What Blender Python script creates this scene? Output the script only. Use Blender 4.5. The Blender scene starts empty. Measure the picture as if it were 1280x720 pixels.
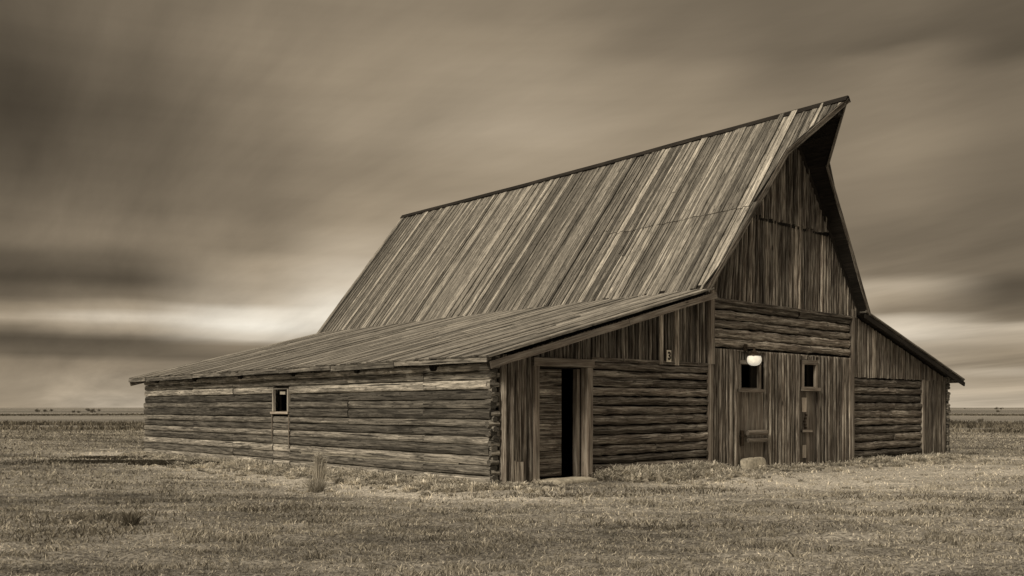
import bpy, math, random
import numpy as np
from mathutils import Vector
R = random.Random(11)
rng = np.random.default_rng(5)
sc = bpy.context.scene
COL = sc.collection
F = 1161.0                      # focal length in source pixels

# ------------------------------------------------------------------ helpers
def link(o, parent=None):
    COL.objects.link(o)
    if parent is not None: o.parent = parent
    return o

def tag(o, label=None, cat=None, group=None, kind=None):
    if label: o['label'] = label
    if cat: o['category'] = cat
    if group: o['group'] = group
    if kind: o['kind'] = kind
    return o

def empty(name, loc=(0,0,0), rz=0.0):
    o = bpy.data.objects.new(name, None)
    o.location = loc; o.rotation_euler = (0,0,rz); o.empty_display_size = .3
    return link(o)

def vnoise(x, y, seed=0):
    x = np.asarray(x, float); y = np.asarray(y, float)
    xi = np.floor(x).astype(np.int64); yi = np.floor(y).astype(np.int64)
    fx = x-xi; fy = y-yi
    fx = fx*fx*(3-2*fx); fy = fy*fy*(3-2*fy)
    def h(a, b):
        n = (a*374761393 + b*668265263 + seed*1442695041) & 0x7fffffff
        n = ((n ^ (n >> 13))*1274126177) & 0x7fffffff
        n = n ^ (n >> 16)
        return (n & 0xffff)/65535.0
    return (h(xi,yi)*(1-fx)+h(xi+1,yi)*fx)*(1-fy)+(h(xi,yi+1)*(1-fx)+h(xi+1,yi+1)*fx)*fy

def fbm(x, y, seed=0, oct=4):
    a = 0.; amp = .5; t = 0.
    for i in range(oct):
        a = a+amp*vnoise(x*(2**i)+17.3*i, y*(2**i)-9.1*i, seed+i); t += amp; amp *= .5
    return a/t

class MB:
    """collects quads with a metre-scaled uv (u along the grain) and a per-point tone"""
    def __init__(s): s.v=[]; s.f=[]; s.uv=[]; s.t=[]
    def face(s, idx, uvs): s.f.append(idx); s.uv.extend(uvs)
    def ring_sweep(s, rings, us, vs, tone, cap=True, capdark=.55):
        n = len(rings[0]); base = len(s.v)
        for r in rings:
            s.v.extend(r); s.t.extend([tone]*n)
        for i in range(len(rings)-1):
            for j in range(n):
                k = (j+1) % n
                a = base+i*n; b = base+(i+1)*n
                s.face((a+j, a+k, b+k, b+j), [(us[i],vs[j]),(us[i],vs[j+1]),(us[i+1],vs[j+1]),(us[i+1],vs[j])])
        if cap:
            for r, rev, u in ((rings[0],True,us[0]),(rings[-1],False,us[-1])):
                b = len(s.v); s.v.extend(r); s.t.extend([tone*capdark]*n)
                idx = list(range(b, b+n))
                if rev: idx.reverse()
                c = sum((Vector(p) for p in r), Vector())/n
                uvs = [((Vector(s.v[i])-c).length*3+u*7, .3*k) for k,i in enumerate(idx)]
                s.face(tuple(idx), uvs)
    def sweep(s, p0, p1, A, B, prof, segl=.5, tone=1., jit=0., rj=0., cap=True, bow=0., taper=1.):
        p0=Vector(p0); p1=Vector(p1); A=Vector(A); B=Vector(B)
        L=(p1-p0).length; n=max(1,int(round(L/segl)))
        ou=R.uniform(0,50); ov=R.uniform(0,50)
        vs=[ov]
        for j in range(len(prof)):
            a=prof[j]; b=prof[(j+1)%len(prof)]
            vs.append(vs[-1]+math.hypot(a[0]-b[0],a[1]-b[1]))
        rings=[]; us=[]
        da=db=0
        ba=R.uniform(-bow,bow); bb=R.uniform(-bow,bow)
        lob=[R.uniform(-rj,rj)*.6 for _ in prof]
        for i in range(n+1):
            t=i/n
            da=da*.6+R.uniform(-jit,jit); db=db*.6+R.uniform(-jit,jit)
            c=p0.lerp(p1,t)+A*(da+ba*math.sin(math.pi*t))+B*(db+bb*math.sin(math.pi*t))
            sc_=(1+(taper-1)*t)*(1+R.uniform(-rj,rj))
            rings.append([tuple(c+A*(a*sc_*(1+lob[j]))+B*(b*sc_*(1+lob[j]+R.uniform(-rj,rj)*.5))) for j,(a,b) in enumerate(prof)])
            us.append(ou+L*t)
        s.ring_sweep(rings,us,vs,tone,cap)
    def board(s, a, b, c, d, nrm, prof, segl=.8, tone=1., jit=0.):
        """start-left a, start-right b, end-right c, end-left d; prof = (across 0..1, height)"""
        a,b,c,d,nrm=[Vector(q) for q in (a,b,c,d,nrm)]
        L=max((d-a).length,(c-b).length); W=(b-a).length
        if L<.02: return
        n=max(1,int(round(L/segl))); ou=R.uniform(0,50); ov=R.uniform(0,50)
        vs=[ov]
        for j in range(len(prof)):
            p=prof[j]; q=prof[(j+1)%len(prof)]
            vs.append(vs[-1]+math.hypot((p[0]-q[0])*W,p[1]-q[1]))
        rings=[]; us=[]
        for i in range(n+1):
            t=i/n; l=a.lerp(d,t); r=b.lerp(c,t); dz=R.uniform(-jit,jit)
            e0=R.uniform(-jit,jit)*.5; e1=R.uniform(-jit,jit)*.5
            w=(r-l)
            rings.append([tuple(l+w*(p[0])+w.normalized()*((e0 if p[0]<.5 else e1) if w.length>1e-6 else 0)+nrm*(p[1]+dz)) for p in prof])
            us.append(ou+L*t)
        s.ring_sweep(rings,us,vs,tone)
    def box(s, lo, hi, tone=1., axis=0, jit=0.):
        lo=Vector(lo); hi=Vector(hi); c=(lo+hi)/2; h=(hi-lo)/2
        ax=[Vector((1,0,0)),Vector((0,1,0)),Vector((0,0,1))]
        D=ax[axis]; A=ax[(axis+1)%3]; B=ax[(axis+2)%3]
        ha=h[(axis+1)%3]; hb=h[(axis+2)%3]; hd=h[axis]
        be=min(ha,hb)*.18
        prof=[(-ha+be,-hb),(ha-be,-hb),(ha,-hb+be),(ha,hb-be),(ha-be,hb),(-ha+be,hb),(-ha,hb-be),(-ha,-hb+be)]
        s.sweep(c-D*hd,c+D*hd,A,B,prof,.5,tone,jit)
    def build(s, name, mat, parent=None, smooth=False):
        me=bpy.data.meshes.new(name)
        me.from_pydata([tuple(v) for v in s.v],[],s.f)
        uvl=me.uv_layers.new(name='UVMap')
        uvl.data.foreach_set('uv',np.array(s.uv,dtype=np.float32).ravel())
        at=me.attributes.new('tone','FLOAT','POINT')
        at.data.foreach_set('value',np.array(s.t,dtype=np.float32))
        if smooth:
            me.polygons.foreach_set('use_smooth',[True]*len(me.polygons))
        me.materials.append(mat); me.update()
        bmfix(me)
        return link(bpy.data.objects.new(name,me),parent)

def bmfix(me):
    import bmesh
    bm=bmesh.new(); bm.from_mesh(me); bmesh.ops.recalc_face_normals(bm,faces=bm.faces); bm.to_mesh(me); bm.free()

def ellipse(ra, rb, n=10, flat=1., rot=0.):
    out=[]
    for i in range(n):
        a=2*math.pi*(i+.5)/n+rot
        x=math.copysign(abs(math.cos(a))**flat,math.cos(a)); y=math.copysign(abs(math.sin(a))**flat,math.sin(a))
        out.append((x*ra,y*rb))
    return out
FLATB=[(0,-.03),(0,0),(1,0),(1,-.03)]
def domed(h, th=.03): h*=1.5; return [(.04,-th),(.0,.0),(.1,h*.5),(.3,h*.9),(.5,h),(.7,h*.9),(.9,h*.5),(1,0),(.96,-th)]

# ------------------------------------------------------------------ materials
def nodes(m):
    m.use_nodes=True; nt=m.node_tree; nt.nodes.clear(); return nt
def N(nt,t,**kw):
    n=nt.nodes.new(t)
    for k,v in kw.items():
        if k in n.inputs.keys(): n.inputs[k].default_value=v
        else: setattr(n,k,v)
    return n
def ramp(nt, stops, interp='LINEAR'):
    r=nt.nodes.new('ShaderNodeValToRGB'); cr=r.color_ramp; cr.interpolation=interp
    while len(cr.elements)>1: cr.elements.remove(cr.elements[-1])
    first=True
    for p,c in stops:
        if not isinstance(c,(tuple,list)): c=(c,c,c)
        if first: e=cr.elements[0]; e.position=p; first=False
        else: e=cr.elements.new(p)
        e.color=(c[0],c[1],c[2],1)
    return r
def mapped(nt, src, scale):
    mp=nt.nodes.new('ShaderNodeMapping'); mp.inputs['Scale'].default_value=scale
    nt.links.new(src,mp.inputs['Vector']); return mp.outputs[0]
def noise(nt, vec, scale=1., detail=4., rough=.6, dist=0.):
    n=nt.nodes.new('ShaderNodeTexNoise'); n.inputs['Scale'].default_value=scale
    n.inputs['Detail'].default_value=detail; n.inputs['Roughness'].default_value=rough; n.inputs['Distortion'].default_value=dist
    nt.links.new(vec,n.inputs['Vector']); return n.outputs['Fac']
def math_(nt, op, a, b=None, clamp=False):
    n=nt.nodes.new('ShaderNodeMath'); n.operation=op; n.use_clamp=clamp
    for i,x in enumerate((a,b)):
        if x is None: continue
        if isinstance(x,(int,float)): n.inputs[i].default_value=x
        else: nt.links.new(x,n.inputs[i])
    return n.outputs[0]
def mixc(nt, fac, a, b, mode='MIX'):
    n=nt.nodes.new('ShaderNodeMix'); n.data_type='RGBA'; n.blend_type=mode
    for i,x in ((0,fac),(6,a),(7,b)):
        if isinstance(x,(int,float)): n.inputs[i].default_value=x
        elif isinstance(x,tuple): n.inputs[i].default_value=(x[0],x[1],x[2],1)
        else: nt.links.new(x,n.inputs[i])
    return n.outputs[2]

def wood(name, dark, mid, light, fine=60., streak=16., crack=.5, bump=.6, rough=.85, patch=.38, rough_spots=False):
    m=bpy.data.materials.new(name); nt=nodes(m); L=nt.links
    uv=N(nt,'ShaderNodeTexCoord').outputs['UV']
    n1=noise(nt,mapped(nt,uv,(.7,streak,1)),1,5,.65,.3)
    n2=noise(nt,mapped(nt,uv,(2.2,fine,1)),1,3,.6)
    n3=noise(nt,mapped(nt,uv,(.9,2.2,1)),1,4,.6)             # broad weather patches
    s=math_(nt,'ADD',math_(nt,'MULTIPLY',n1,.55),math_(nt,'MULTIPLY',n2,.45))
    cr=ramp(nt,[(.30,dark),(.47,mid),(.66,light)]); L.new(s,cr.inputs[0])
    col=cr.outputs[0]
    pr=ramp(nt,[(.3,1-patch),(.7,1+patch)]); L.new(n3,pr.inputs[0])
    col=mixc(nt,1.,col,pr.outputs[0],'MULTIPLY')
    ck=noise(nt,mapped(nt,uv,(.8,fine*.55,1)),1,2,.5,.1)
    ckr=ramp(nt,[(.33,0.),(.40,1.)]); L.new(ck,ckr.inputs[0])
    ckf=math_(nt,'SUBTRACT',1.,math_(nt,'MULTIPLY',math_(nt,'SUBTRACT',1.,ckr.outputs[0]),crack))
    col=mixc(nt,1.,col,ckf,'MULTIPLY')
    # knots
    vo=nt.nodes.new('ShaderNodeTexVoronoi'); L.new(mapped(nt,uv,(1.1,4.5,1)),vo.inputs['Vector']); vo.inputs['Scale'].default_value=1
    kn=ramp(nt,[(.05,.28),(.10,1.)]); L.new(vo.outputs['Distance'],kn.inputs[0])
    col=mixc(nt,1.,col,kn.outputs[0],'MULTIPLY')
    if rough_spots:   # short splits, chips and bleached flakes in old timber
        sp=noise(nt,mapped(nt,uv,(5,26,1)),1,3,.7,.4)
        sr=ramp(nt,[(.36,.40),(.45,1.),(.60,1.),(.70,1.7)]); L.new(sp,sr.inputs[0])
        col=mixc(nt,1.,col,sr.outputs[0],'MULTIPLY')
    at=N(nt,'ShaderNodeAttribute',attribute_name='tone')
    col=mixc(nt,1.,col,at.outputs['Fac'],'MULTIPLY')
    b=nt.nodes.new('ShaderNodeBsdfPrincipled'); b.inputs['Roughness'].default_value=rough
    b.inputs['Specular IOR Level'].default_value=.25
    L.new(col,b.inputs['Base Color'])
    bh=math_(nt,'ADD',math_(nt,'MULTIPLY',n2,.5),math_(nt,'MULTIPLY',ckf,.9))
    bh=math_(nt,'ADD',bh,n1)
    bu=nt.nodes.new('ShaderNodeBump'); bu.inputs['Strength'].default_value=bump; bu.inputs['Distance'].default_value=.012
    L.new(bh,bu.inputs['Height']); L.new(bu.outputs[0],b.inputs['Normal'])
    o=nt.nodes.new('ShaderNodeOutputMaterial'); L.new(b.outputs[0],o.inputs[0])
    return m

def tint(v, w=1.): return (v, v*.955, v*.87)
def brown(v): return (v, v*.86, v*.74)
M_side  = wood('weathered_grey_log', tint(.03), tint(.15), tint(.48), 44, 15, .75, 1., patch=.24, rough_spots=True)
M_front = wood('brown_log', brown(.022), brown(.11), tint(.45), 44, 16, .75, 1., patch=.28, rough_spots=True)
M_slab  = wood('brown_slab', brown(.016), brown(.11), tint(.52), 60, 18, .75, 1.)
M_gable = wood('gable_slab', brown(.016), brown(.14), tint(.68), 60, 20, .75, 1.)
M_roof  = wood('roof_board', tint(.05), tint(.215), tint(.52), 55, 20, .7, .9, patch=.18, rough_spots=True)
M_lroof = wood('low_roof_board', tint(.06), tint(.23), tint(.50), 45, 16, .7, .9, patch=.3, rough_spots=True)
M_trim  = wood('trim_board', brown(.06), brown(.17), tint(.34), 60, 14, .5)
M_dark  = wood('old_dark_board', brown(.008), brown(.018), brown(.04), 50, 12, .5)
M_door  = wood('door_board', brown(.05), brown(.15), tint(.34), 60, 16, .5)

def simple(name, c, rough=.8, metal=0., var=.35, scale=8., bump=.3, emit=0.):
    m=bpy.data.materials.new(name); nt=nodes(m); L=nt.links
    oc=N(nt,'ShaderNodeTexCoord').outputs['Object']
    n=noise(nt,oc,scale,5,.65)
    r=ramp(nt,[(.3,1-var),(.7,1+var)]); L.new(n,r.inputs[0])
    at=N(nt,'ShaderNodeAttribute',attribute_name='tone')
    col=mixc(nt,1.,(c[0],c[1],c[2]),r.outputs[0],'MULTIPLY')
    if True:
        col=mixc(nt,1.,col,at.outputs['Fac'],'MULTIPLY')
    b=nt.nodes.new('ShaderNodeBsdfPrincipled'); b.inputs['Roughness'].default_value=rough; b.inputs['Metallic'].default_value=metal
    b.inputs['Specular IOR Level'].default_value=.3
    L.new(col,b.inputs['Base Color'])
    if emit: b.inputs['Emission Color'].default_value=(1,.93,.78,1); b.inputs['Emission Strength'].default_value=emit
    bu=nt.nodes.new('ShaderNodeBump'); bu.inputs['Strength'].default_value=bump; bu.inputs['Distance'].default_value=.02
    L.new(n,bu.inputs['Height']); L.new(bu.outputs[0],b.inputs['Normal'])
    o=nt.nodes.new('ShaderNodeOutputMaterial'); L.new(b.outputs[0],o.inputs[0])
    return m
M_stone = simple('field_stone', (.34,.32,.28), .9, 0, .5, 14, 1.)
M_step  = simple('pale_step_stone', (.50,.47,.40), .9, 0, .45, 9, 1.)
M_metal = simple('rusty_metal', (.05,.038,.028), .6, .6, .4, 20)
M_globe = simple('milk_glass', (.8,.78,.70), .35, 0, .3, 14, .2, .4)
M_white = simple('chipped_white_paint', (.6,.57,.5), .7, 0, .3, 18)
M_black = simple('black_paint', (.02,.016,.012), .7, 0, .2, 10)

def foliage_mat(name, c, trans=.25):
    m=bpy.data.materials.new(name); nt=nodes(m); L=nt.links
    at=N(nt,'ShaderNodeAttribute',attribute_name='tone')
    col=mixc(nt,1.,c,at.outputs['Fac'],'MULTIPLY')
    oc=N(nt,'ShaderNodeTexCoord').outputs['Object']
    n=noise(nt,oc,3.,3,.6); r=ramp(nt,[(.3,.85),(.7,1.15)]); L.new(n,r.inputs[0])
    col=mixc(nt,1.,col,r.outputs[0],'MULTIPLY')
    d=nt.nodes.new('ShaderNodeBsdfDiffuse'); t=nt.nodes.new('ShaderNodeBsdfTranslucent'); x=nt.nodes.new('ShaderNodeMixShader'); x.inputs[0].default_value=trans
    L.new(col,d.inputs[0]); L.new(col,t.inputs[0]); L.new(d.outputs[0],x.inputs[1]); L.new(t.outputs[0],x.inputs[2])
    o=nt.nodes.new('ShaderNodeOutputMaterial'); L.new(x.outputs[0],o.inputs[0])
    return m
M_grass = foliage_mat('dry_grass', (.43,.405,.35))
M_weed  = foliage_mat('dry_weed', (.45,.43,.385))
M_scrub = foliage_mat('dark_scrub', (.13,.12,.1))

# ------------------------------------------------------------------ barn frame
C0=Vector((-.396,16.42,0)); UF=Vector((.7354,.6776,0)); UL=Vector((-.6776,.7354,0))
RZ=math.atan2(UF.y,UF.x)
W=19.4; XC=9.7; LEN=15.75; RIDGE=8.64
def loc2w(s,y,z=0): return C0+UF*s+UL*y+Vector((0,0,z))
def s_of(px):
    k=(px-640)/F; return (16.42*k+.396)/(.7354-.6776*k)-.10   # faces stand .1 m proud of the wall plane
def z_of(y,s,dy=0):
    return 1.4+(509-y)*(16.42+.6776*s+.7354*dy)/F
def ground_base(s): return -.2*np.clip((np.asarray(s,float)-3)/16,0,1)
def ridge_z(y): return RIDGE-.0075*max(y,0)-.045*math.sin(math.pi*min(1,max(0,y/15.75)))
SL=1.254                       # steep roof slope
def steep(s,y=0): return ridge_z(y)-SL*abs(s-XC)
def lean(s): 
    s=min(s,W-s); return 2.39+.2646*s
def roof_under(s,y=0): 
    d=abs(s-XC)
    return (steep(s,y) if d<3.7 else lean(s))-.07

barn=empty('barn',C0,RZ)
tag(barn,'weathered log barn with tall steep board roof, pointed hay hood and low lean-tos','barn')

def mir(s,side): return s if side<0 else 2*XC-s

# ---- steep roof
def make_steep(side):
    root=None
    mb=MB(); y=-1.62
    nv=Vector((side*SL,0,1)).normalized()
    def dmax(y):
        t=-y
        if t<=.35: return 3.72
        if t<=.62: return 3.72-(t-.35)/.27*(3.72-.95)
        return max(.02,.95*(1.65-t)/1.03)
    SEAM0=2.12
    while y<LEN+.2:
        w=R.choice([.06,.09,.11,.13,.17])*R.uniform(.9,1.1); y1=min(y+w,LEN+.25)
        q=R.random()
        tone=R.uniform(.5,.8) if q<.38 else (R.uniform(.8,1.1) if q<.76 else R.uniform(1.2,1.62))
        if R.random()<.1: tone=R.uniform(.35,.5)
        hz=R.choice([0,.006,.016,.028]) if R.random()<.95 else .036; g=R.choice([.004,.008,.012])
        def P(d,yy,h=0): return Vector((XC+side*d,yy,ridge_z(yy)-SL*d))+nv*h
        da=dmax(y); db=dmax(y1)
        lo=R.uniform(-.09,.09)
        SEAM=SEAM0 if y<2.2 else (SEAM0+R.uniform(-.02,.02) if y<4.5 and R.random()<.6 else 2.+R.uniform(-1.1,1.2))
        # lower course
        if min(da,db)>SEAM+.1 or max(da,db)>SEAM:
            ds=SEAM-.1
            ea=max(ds+.02,da+lo*(da>3.5)); eb=max(ds+.02,db+lo*(db>3.5))
            mb.board(P(ds,y+g),P(ds,y1-g),P(eb,y1-g),P(ea,y+g),nv,[(0,-.03+hz),(0,hz),(1,hz),(1,-.03+hz)],.9,tone,.003)
        # upper course, lapped over the lower one on the front bays
        up=.018 if y<4 else .003
        t2=tone*R.uniform(.9,1.12)
        sa=min(da,SEAM+R.uniform(-.015,.015)); sb=min(db,SEAM+R.uniform(-.015,.015))
        mb.board(P(.0,y+g),P(.0,y1-g),P(sb,y1-g),P(sa,y+g),nv,[(0,-.03+hz+up),(0,hz+up),(1,hz+up),(1,-.03+hz+up)],.9,t2,.003)
        y=y1
    root=mb.build('steep_roof',M_roof,barn)
    # sheathing under the boards (closes the gaps)
    mb=MB()
    def P(d,yy,h=0): return Vector((XC+side*d,yy,ridge_z(yy)-SL*d))+nv*h
    def ye(d): return (-(1.65-1.03*d/.95) if d<.95 else -.62+(d-.95)/2.77*.27)+.0
    ds=[.01,.24,.47,.71,.95]+[.95+.2515*k for k in range(1,12)]
    for d0,d1 in zip(ds[:-1],ds[1:]):
        mb.board(P(d0,ye(d0)),P(d1-.004,ye(d1)),P(d1-.004,LEN+.15),P(d0,LEN+.15),nv,[(0,-.055),(0,-.033),(1,-.033),(1,-.055)],2.,R.uniform(.7,1.2))
    mb.build('roof_sheathing',M_dark,root)
    # rake boards
    mb=MB()
    def rk(d0,t0,d1,t1,wd=.13,th=.035,tone=1.):
        a=P(d0,-t0,-.02); b=P(d1,-t1,-.02); D=(b-a).normalized()
        B=nv; A=D.cross(B).normalized()
        mb.sweep(a,b,A,B,[(-th/2,-wd),(th/2,-wd),(th/2,.03),(-th/2,.03)],.6,tone,.004)
    rk(.0,1.67,.97,.65,.09,.03,.8); rk(.93,.65,3.74,.37,.08,.03,.9)
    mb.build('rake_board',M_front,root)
    mb=MB(); a=P(0,LEN+.22,-.02); b=P(3.72,LEN+.22,-.02); D=(b-a).normalized(); A=D.cross(nv)
    mb.sweep(a,b,A,nv,[(-.02,-.12),(.02,-.12),(.02,.03),(-.02,.03)],.6,.9)
    mb.build('rake_board',M_trim,root)
    if side<0:
        mb=MB()
        for sd in (-1,1):
            n2=Vector((sd*SL,0,1)).normalized()
            yy=-1.68
            while yy<LEN+.25:
                y1=min(yy+R.uniform(3,4.2),LEN+.25); tone=R.uniform(.7,1.1)
                def Q(d,q,h=0): return Vector((XC+sd*d,q,ridge_z(q)-SL*d+.045))+n2*h
                mb.board(Q(0,yy),Q(.10,yy),Q(.10,y1-.01),Q(0,y1-.01),n2,[(0,0),(0,.03),(1,.03),(1,0)],1.,tone,.004)
                yy=y1
        mb.build('ridge_cap',M_dark,root)
    return root
make_steep(-1); make_steep(1)
# hay hood lookout beams under the prow
mb=MB(); mb.box((XC-.07,-1.5,ridge_z(0)-.36),(XC+.07,0.1,ridge_z(0)-.2),1,1); mb.build('ridge_beam',M_dark,barn)

# ---- lean-to roofs
def make_lean(side):
    mb=MB(); y=-.36
    nv=Vector((-.2646 if side<0 else .2646,0,1)).normalized()
    def P(s,yy,h=0): 
        z=2.39+.2646*s-.0035*max(yy-8,0)
        return Vector((s if side<0 else W-s,yy,z))+nv*h
    while y<LEN+.28:
        w=R.choice([.13,.16,.19,.22])*R.uniform(.9,1.1); y1=min(y+w,LEN+.3)
        cuts=[-.35+R.uniform(-.06,.03)]+([R.uniform(1.5,4.5)] if R.random()<.75 else [])+[6.1]
        for a,b in zip(cuts[:-1],cuts[1:]):
            tone=R.uniform(.7,1.15) if R.random()<.8 else R.uniform(1.2,1.5)
            if R.random()<.1: tone*=.6
            hz=R.choice([0,.003,.012,.02]); g=R.choice([.003,.008])
            args=(P(a,y+g),P(a,y1-g),P(b-.006,y1-g),P(b-.006,y+g))
            mb.board(*args,nv,[(0,-.03+hz),(0,hz),(1,hz),(1,-.03+hz)],.7,tone,.004)
        y=y1
    root=mb.build('lean_to_roof',M_lroof,barn)
    mb=MB()
    for k in range(16):
        s0=-.28+k*.4
        mb.board(P(s0,-.3),P(s0+.39,-.3),P(s0+.39,LEN+.25),P(s0,LEN+.25),nv,[(0,-.06),(0,-.034),(1,-.034),(1,-.06)],3.,R.uniform(.8,1.2))
    mb.build('roof_sheathing',M_dark,root)
    # front barge boards: a thin upper one and a lower one with a dark gap between
    for yy in (-.385,LEN+.315):
        mb=MB()
        cuts=[-.36,3.3,6.25] if yy<0 else [-.36,6.2]
        for a,b in zip(cuts[:-1],cuts[1:]):
            p=P(a,yy,-.18); q=P(b-.01,yy,-.18+R.uniform(-.01,.01)); D=(q-p).normalized(); A=Vector((0,1,0))
            mb.sweep(p,q,A,nv,[(-.02,-.06),(.02,-.06),(.02,.062),(-.02,.062)],.5,R.uniform(.9,1.1),.006)
        mb.build('barge_board',M_trim if side<0 else M_dark,root)
    mb=MB()
    p=P(-.36,-.375,-.02); q=P(6.2,-.375,-.02)
    mb.sweep(p,q,Vector((0,1,0)),nv,[(-.015,-.02),(.012,-.02),(.012,.018),(-.015,.018)],.6,.8,.003)
    mb.build('roof_edge_strip',M_lroof,root)
    # broken eave fascia
    mb=MB(); yy=-.36; i=0
    while yy<LEN+.3:
        y1=min(yy+R.uniform(1.6,3.6),LEN+.3); drop=R.uniform(-.012,.012); hh=R.uniform(.03,.06)
        p=P(-.385,yy+.01,-.075+drop); q=P(-.385,y1-.01,-.075+drop+R.uniform(-.01,.01))
        mb.sweep(p,q,Vector((1,0,0)),Vector((0,0,1)),[(-.014,-hh),(.014,-hh),(.014,.05),(-.014,.05)],.4,R.uniform(.6,1.25),.006)
        yy=y1
    mb.build('fascia_board',M_side,root)
    # rafters under the eave
    mb=MB(); yy=.35
    while yy<LEN:
        p=P(-.3,yy,-.12); q=P(6.1,yy,-.12)
        mb.sweep(p,q,Vector((0,1,0)),nv,ellipse(.045,.045,8),2.,R.uniform(.8,1.1),.004); yy+=.88
    mb.build('rafters',M_dark,root)
make_lean(-1); make_lean(1)

# ---- log walls
def log_course(mb, a, b, A, B, ra, rb, tone, flat=1., n=10, jit=.006, rj=.05, segl=.32):
    mb.sweep(a,b,A,B,ellipse(ra,rb,n,flat),segl,tone,jit,rj,True,.012)

# window cut-outs in the long wall: (y0,y1,z0,z1)
WL=(7.10,7.76,1.32,1.80)
def long_wall(side):
    mb=MB(); courses=14; z0=.0; z1=2.39
    hh=(z1-z0)/courses
    zs=[z0]
    for i in range(courses): zs.append(zs[-1]+hh*R.uniform(.85,1.15))
    k=(z1-z0)/(zs[-1]-z0); zs=[z0+(z-z0)*k for z in zs]
    if side>0: zs=[z-.2+.2*(z-z0)/(z1-z0) for z in zs]
    for i in range(courses):
        zc=(zs[i]+zs[i+1])/2; rz=(zs[i+1]-zs[i])/2*1.0
        # bright hewn courses high up, darker worn middle, like the photograph
        base=[1.5,.75,1.4,.55,1.15,.5,.95,.42,.72,.42,1.75,1.15,1.55,1.6][i]
        x=.06 if side<0 else W-.06
        x+=R.uniform(-.012,.012)
        ends=[-.03+R.uniform(-.04,.04),LEN+.02]
        spans=[]
        if side<0:
            cuts=[ends[0]]
            js=[1.9,4.55,9.9,12.3]
            for j in js:
                if R.random()<.42: cuts.append(j+R.uniform(-.04,.04)*(j==9.9))
            if 7.78>WL[0] and zs[i]<WL[3]:
                cuts+= [WL[0]-.06,WL[1]+.06]
            cuts=sorted(cuts+[ends[1]])
            for a,b in zip(cuts[:-1],cuts[1:]):
                mid=(a+b)/2
                inwin=WL[0]<mid<WL[1] and (b-a)<1.
                if inwin and zs[i+1]>WL[2]+.02 and zs[i]<WL[3]-.02: continue
                spans.append((a,b,1.35 if inwin else 1.))
        else: spans=[(ends[0],ends[1],1.)]
        for a,b,tt in spans:
            tone=base*R.uniform(.88,1.12)*tt
            dx=R.uniform(-.016,.016)
            mb.sweep((x+dx,a+.004,zc),(x+dx,b-.004,zc),Vector((1,0,0)),Vector((0,0,1)),ellipse(.075,rz*.98,12,.66),.22,tone,.004,.05,True,.006)
    o=mb.build('log_wall',M_side,barn)
    if side<0:
        mb=MB()   # mud chinking strips in the courses
        for i in range(1,courses):
            if R.random()<.5 and not(zs[i]>1.0 and zs[i]<2.0):
                a=R.uniform(0,9); b=a+R.uniform(2,6)
                mb.sweep((.0,a,zs[i]),(.0,min(b,LEN),zs[i]),Vector((1,0,0)),Vector((0,0,1)),[(.0,-.012),(.02,-.02),(.02,.02),(.0,.009)],.2,R.uniform(.35,.6),.006,.5)
        mb.build('chinking',M_white,o)
    return o,zs
wl,zsL=long_wall(-1); long_wall(1)

# lining just behind each wall, closing the barn
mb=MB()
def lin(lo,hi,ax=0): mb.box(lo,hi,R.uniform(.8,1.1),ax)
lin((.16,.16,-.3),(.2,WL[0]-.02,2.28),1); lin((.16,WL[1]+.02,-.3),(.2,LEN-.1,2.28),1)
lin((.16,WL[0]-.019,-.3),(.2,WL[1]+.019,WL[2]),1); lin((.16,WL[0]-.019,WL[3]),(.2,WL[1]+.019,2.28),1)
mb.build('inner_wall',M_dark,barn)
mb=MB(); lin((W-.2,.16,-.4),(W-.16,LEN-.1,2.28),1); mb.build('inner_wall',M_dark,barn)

# front openings in (s0,s1,z0,z1)
DOOR=(1.11,2.41,.02,2.14)
WIN1=(s_of(925),s_of(948),1.84,2.40)
WIN2=(s_of(1003.5),s_of(1018),1.91,2.48)
opens=[DOOR,WIN1,WIN2]
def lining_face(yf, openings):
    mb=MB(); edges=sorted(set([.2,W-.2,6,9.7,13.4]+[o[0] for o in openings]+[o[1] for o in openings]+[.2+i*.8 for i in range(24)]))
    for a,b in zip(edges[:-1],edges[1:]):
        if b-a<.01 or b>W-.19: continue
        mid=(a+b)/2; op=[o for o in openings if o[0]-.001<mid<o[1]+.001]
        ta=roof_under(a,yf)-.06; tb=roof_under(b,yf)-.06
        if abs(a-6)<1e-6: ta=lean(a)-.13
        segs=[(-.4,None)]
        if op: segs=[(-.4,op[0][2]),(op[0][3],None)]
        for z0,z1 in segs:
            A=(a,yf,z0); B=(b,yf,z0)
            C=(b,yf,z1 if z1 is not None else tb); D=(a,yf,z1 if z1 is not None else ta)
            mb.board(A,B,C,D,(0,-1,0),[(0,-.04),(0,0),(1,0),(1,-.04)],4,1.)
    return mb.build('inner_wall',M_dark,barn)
lining_face(.15,opens); lining_face(LEN-.15,[])

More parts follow.
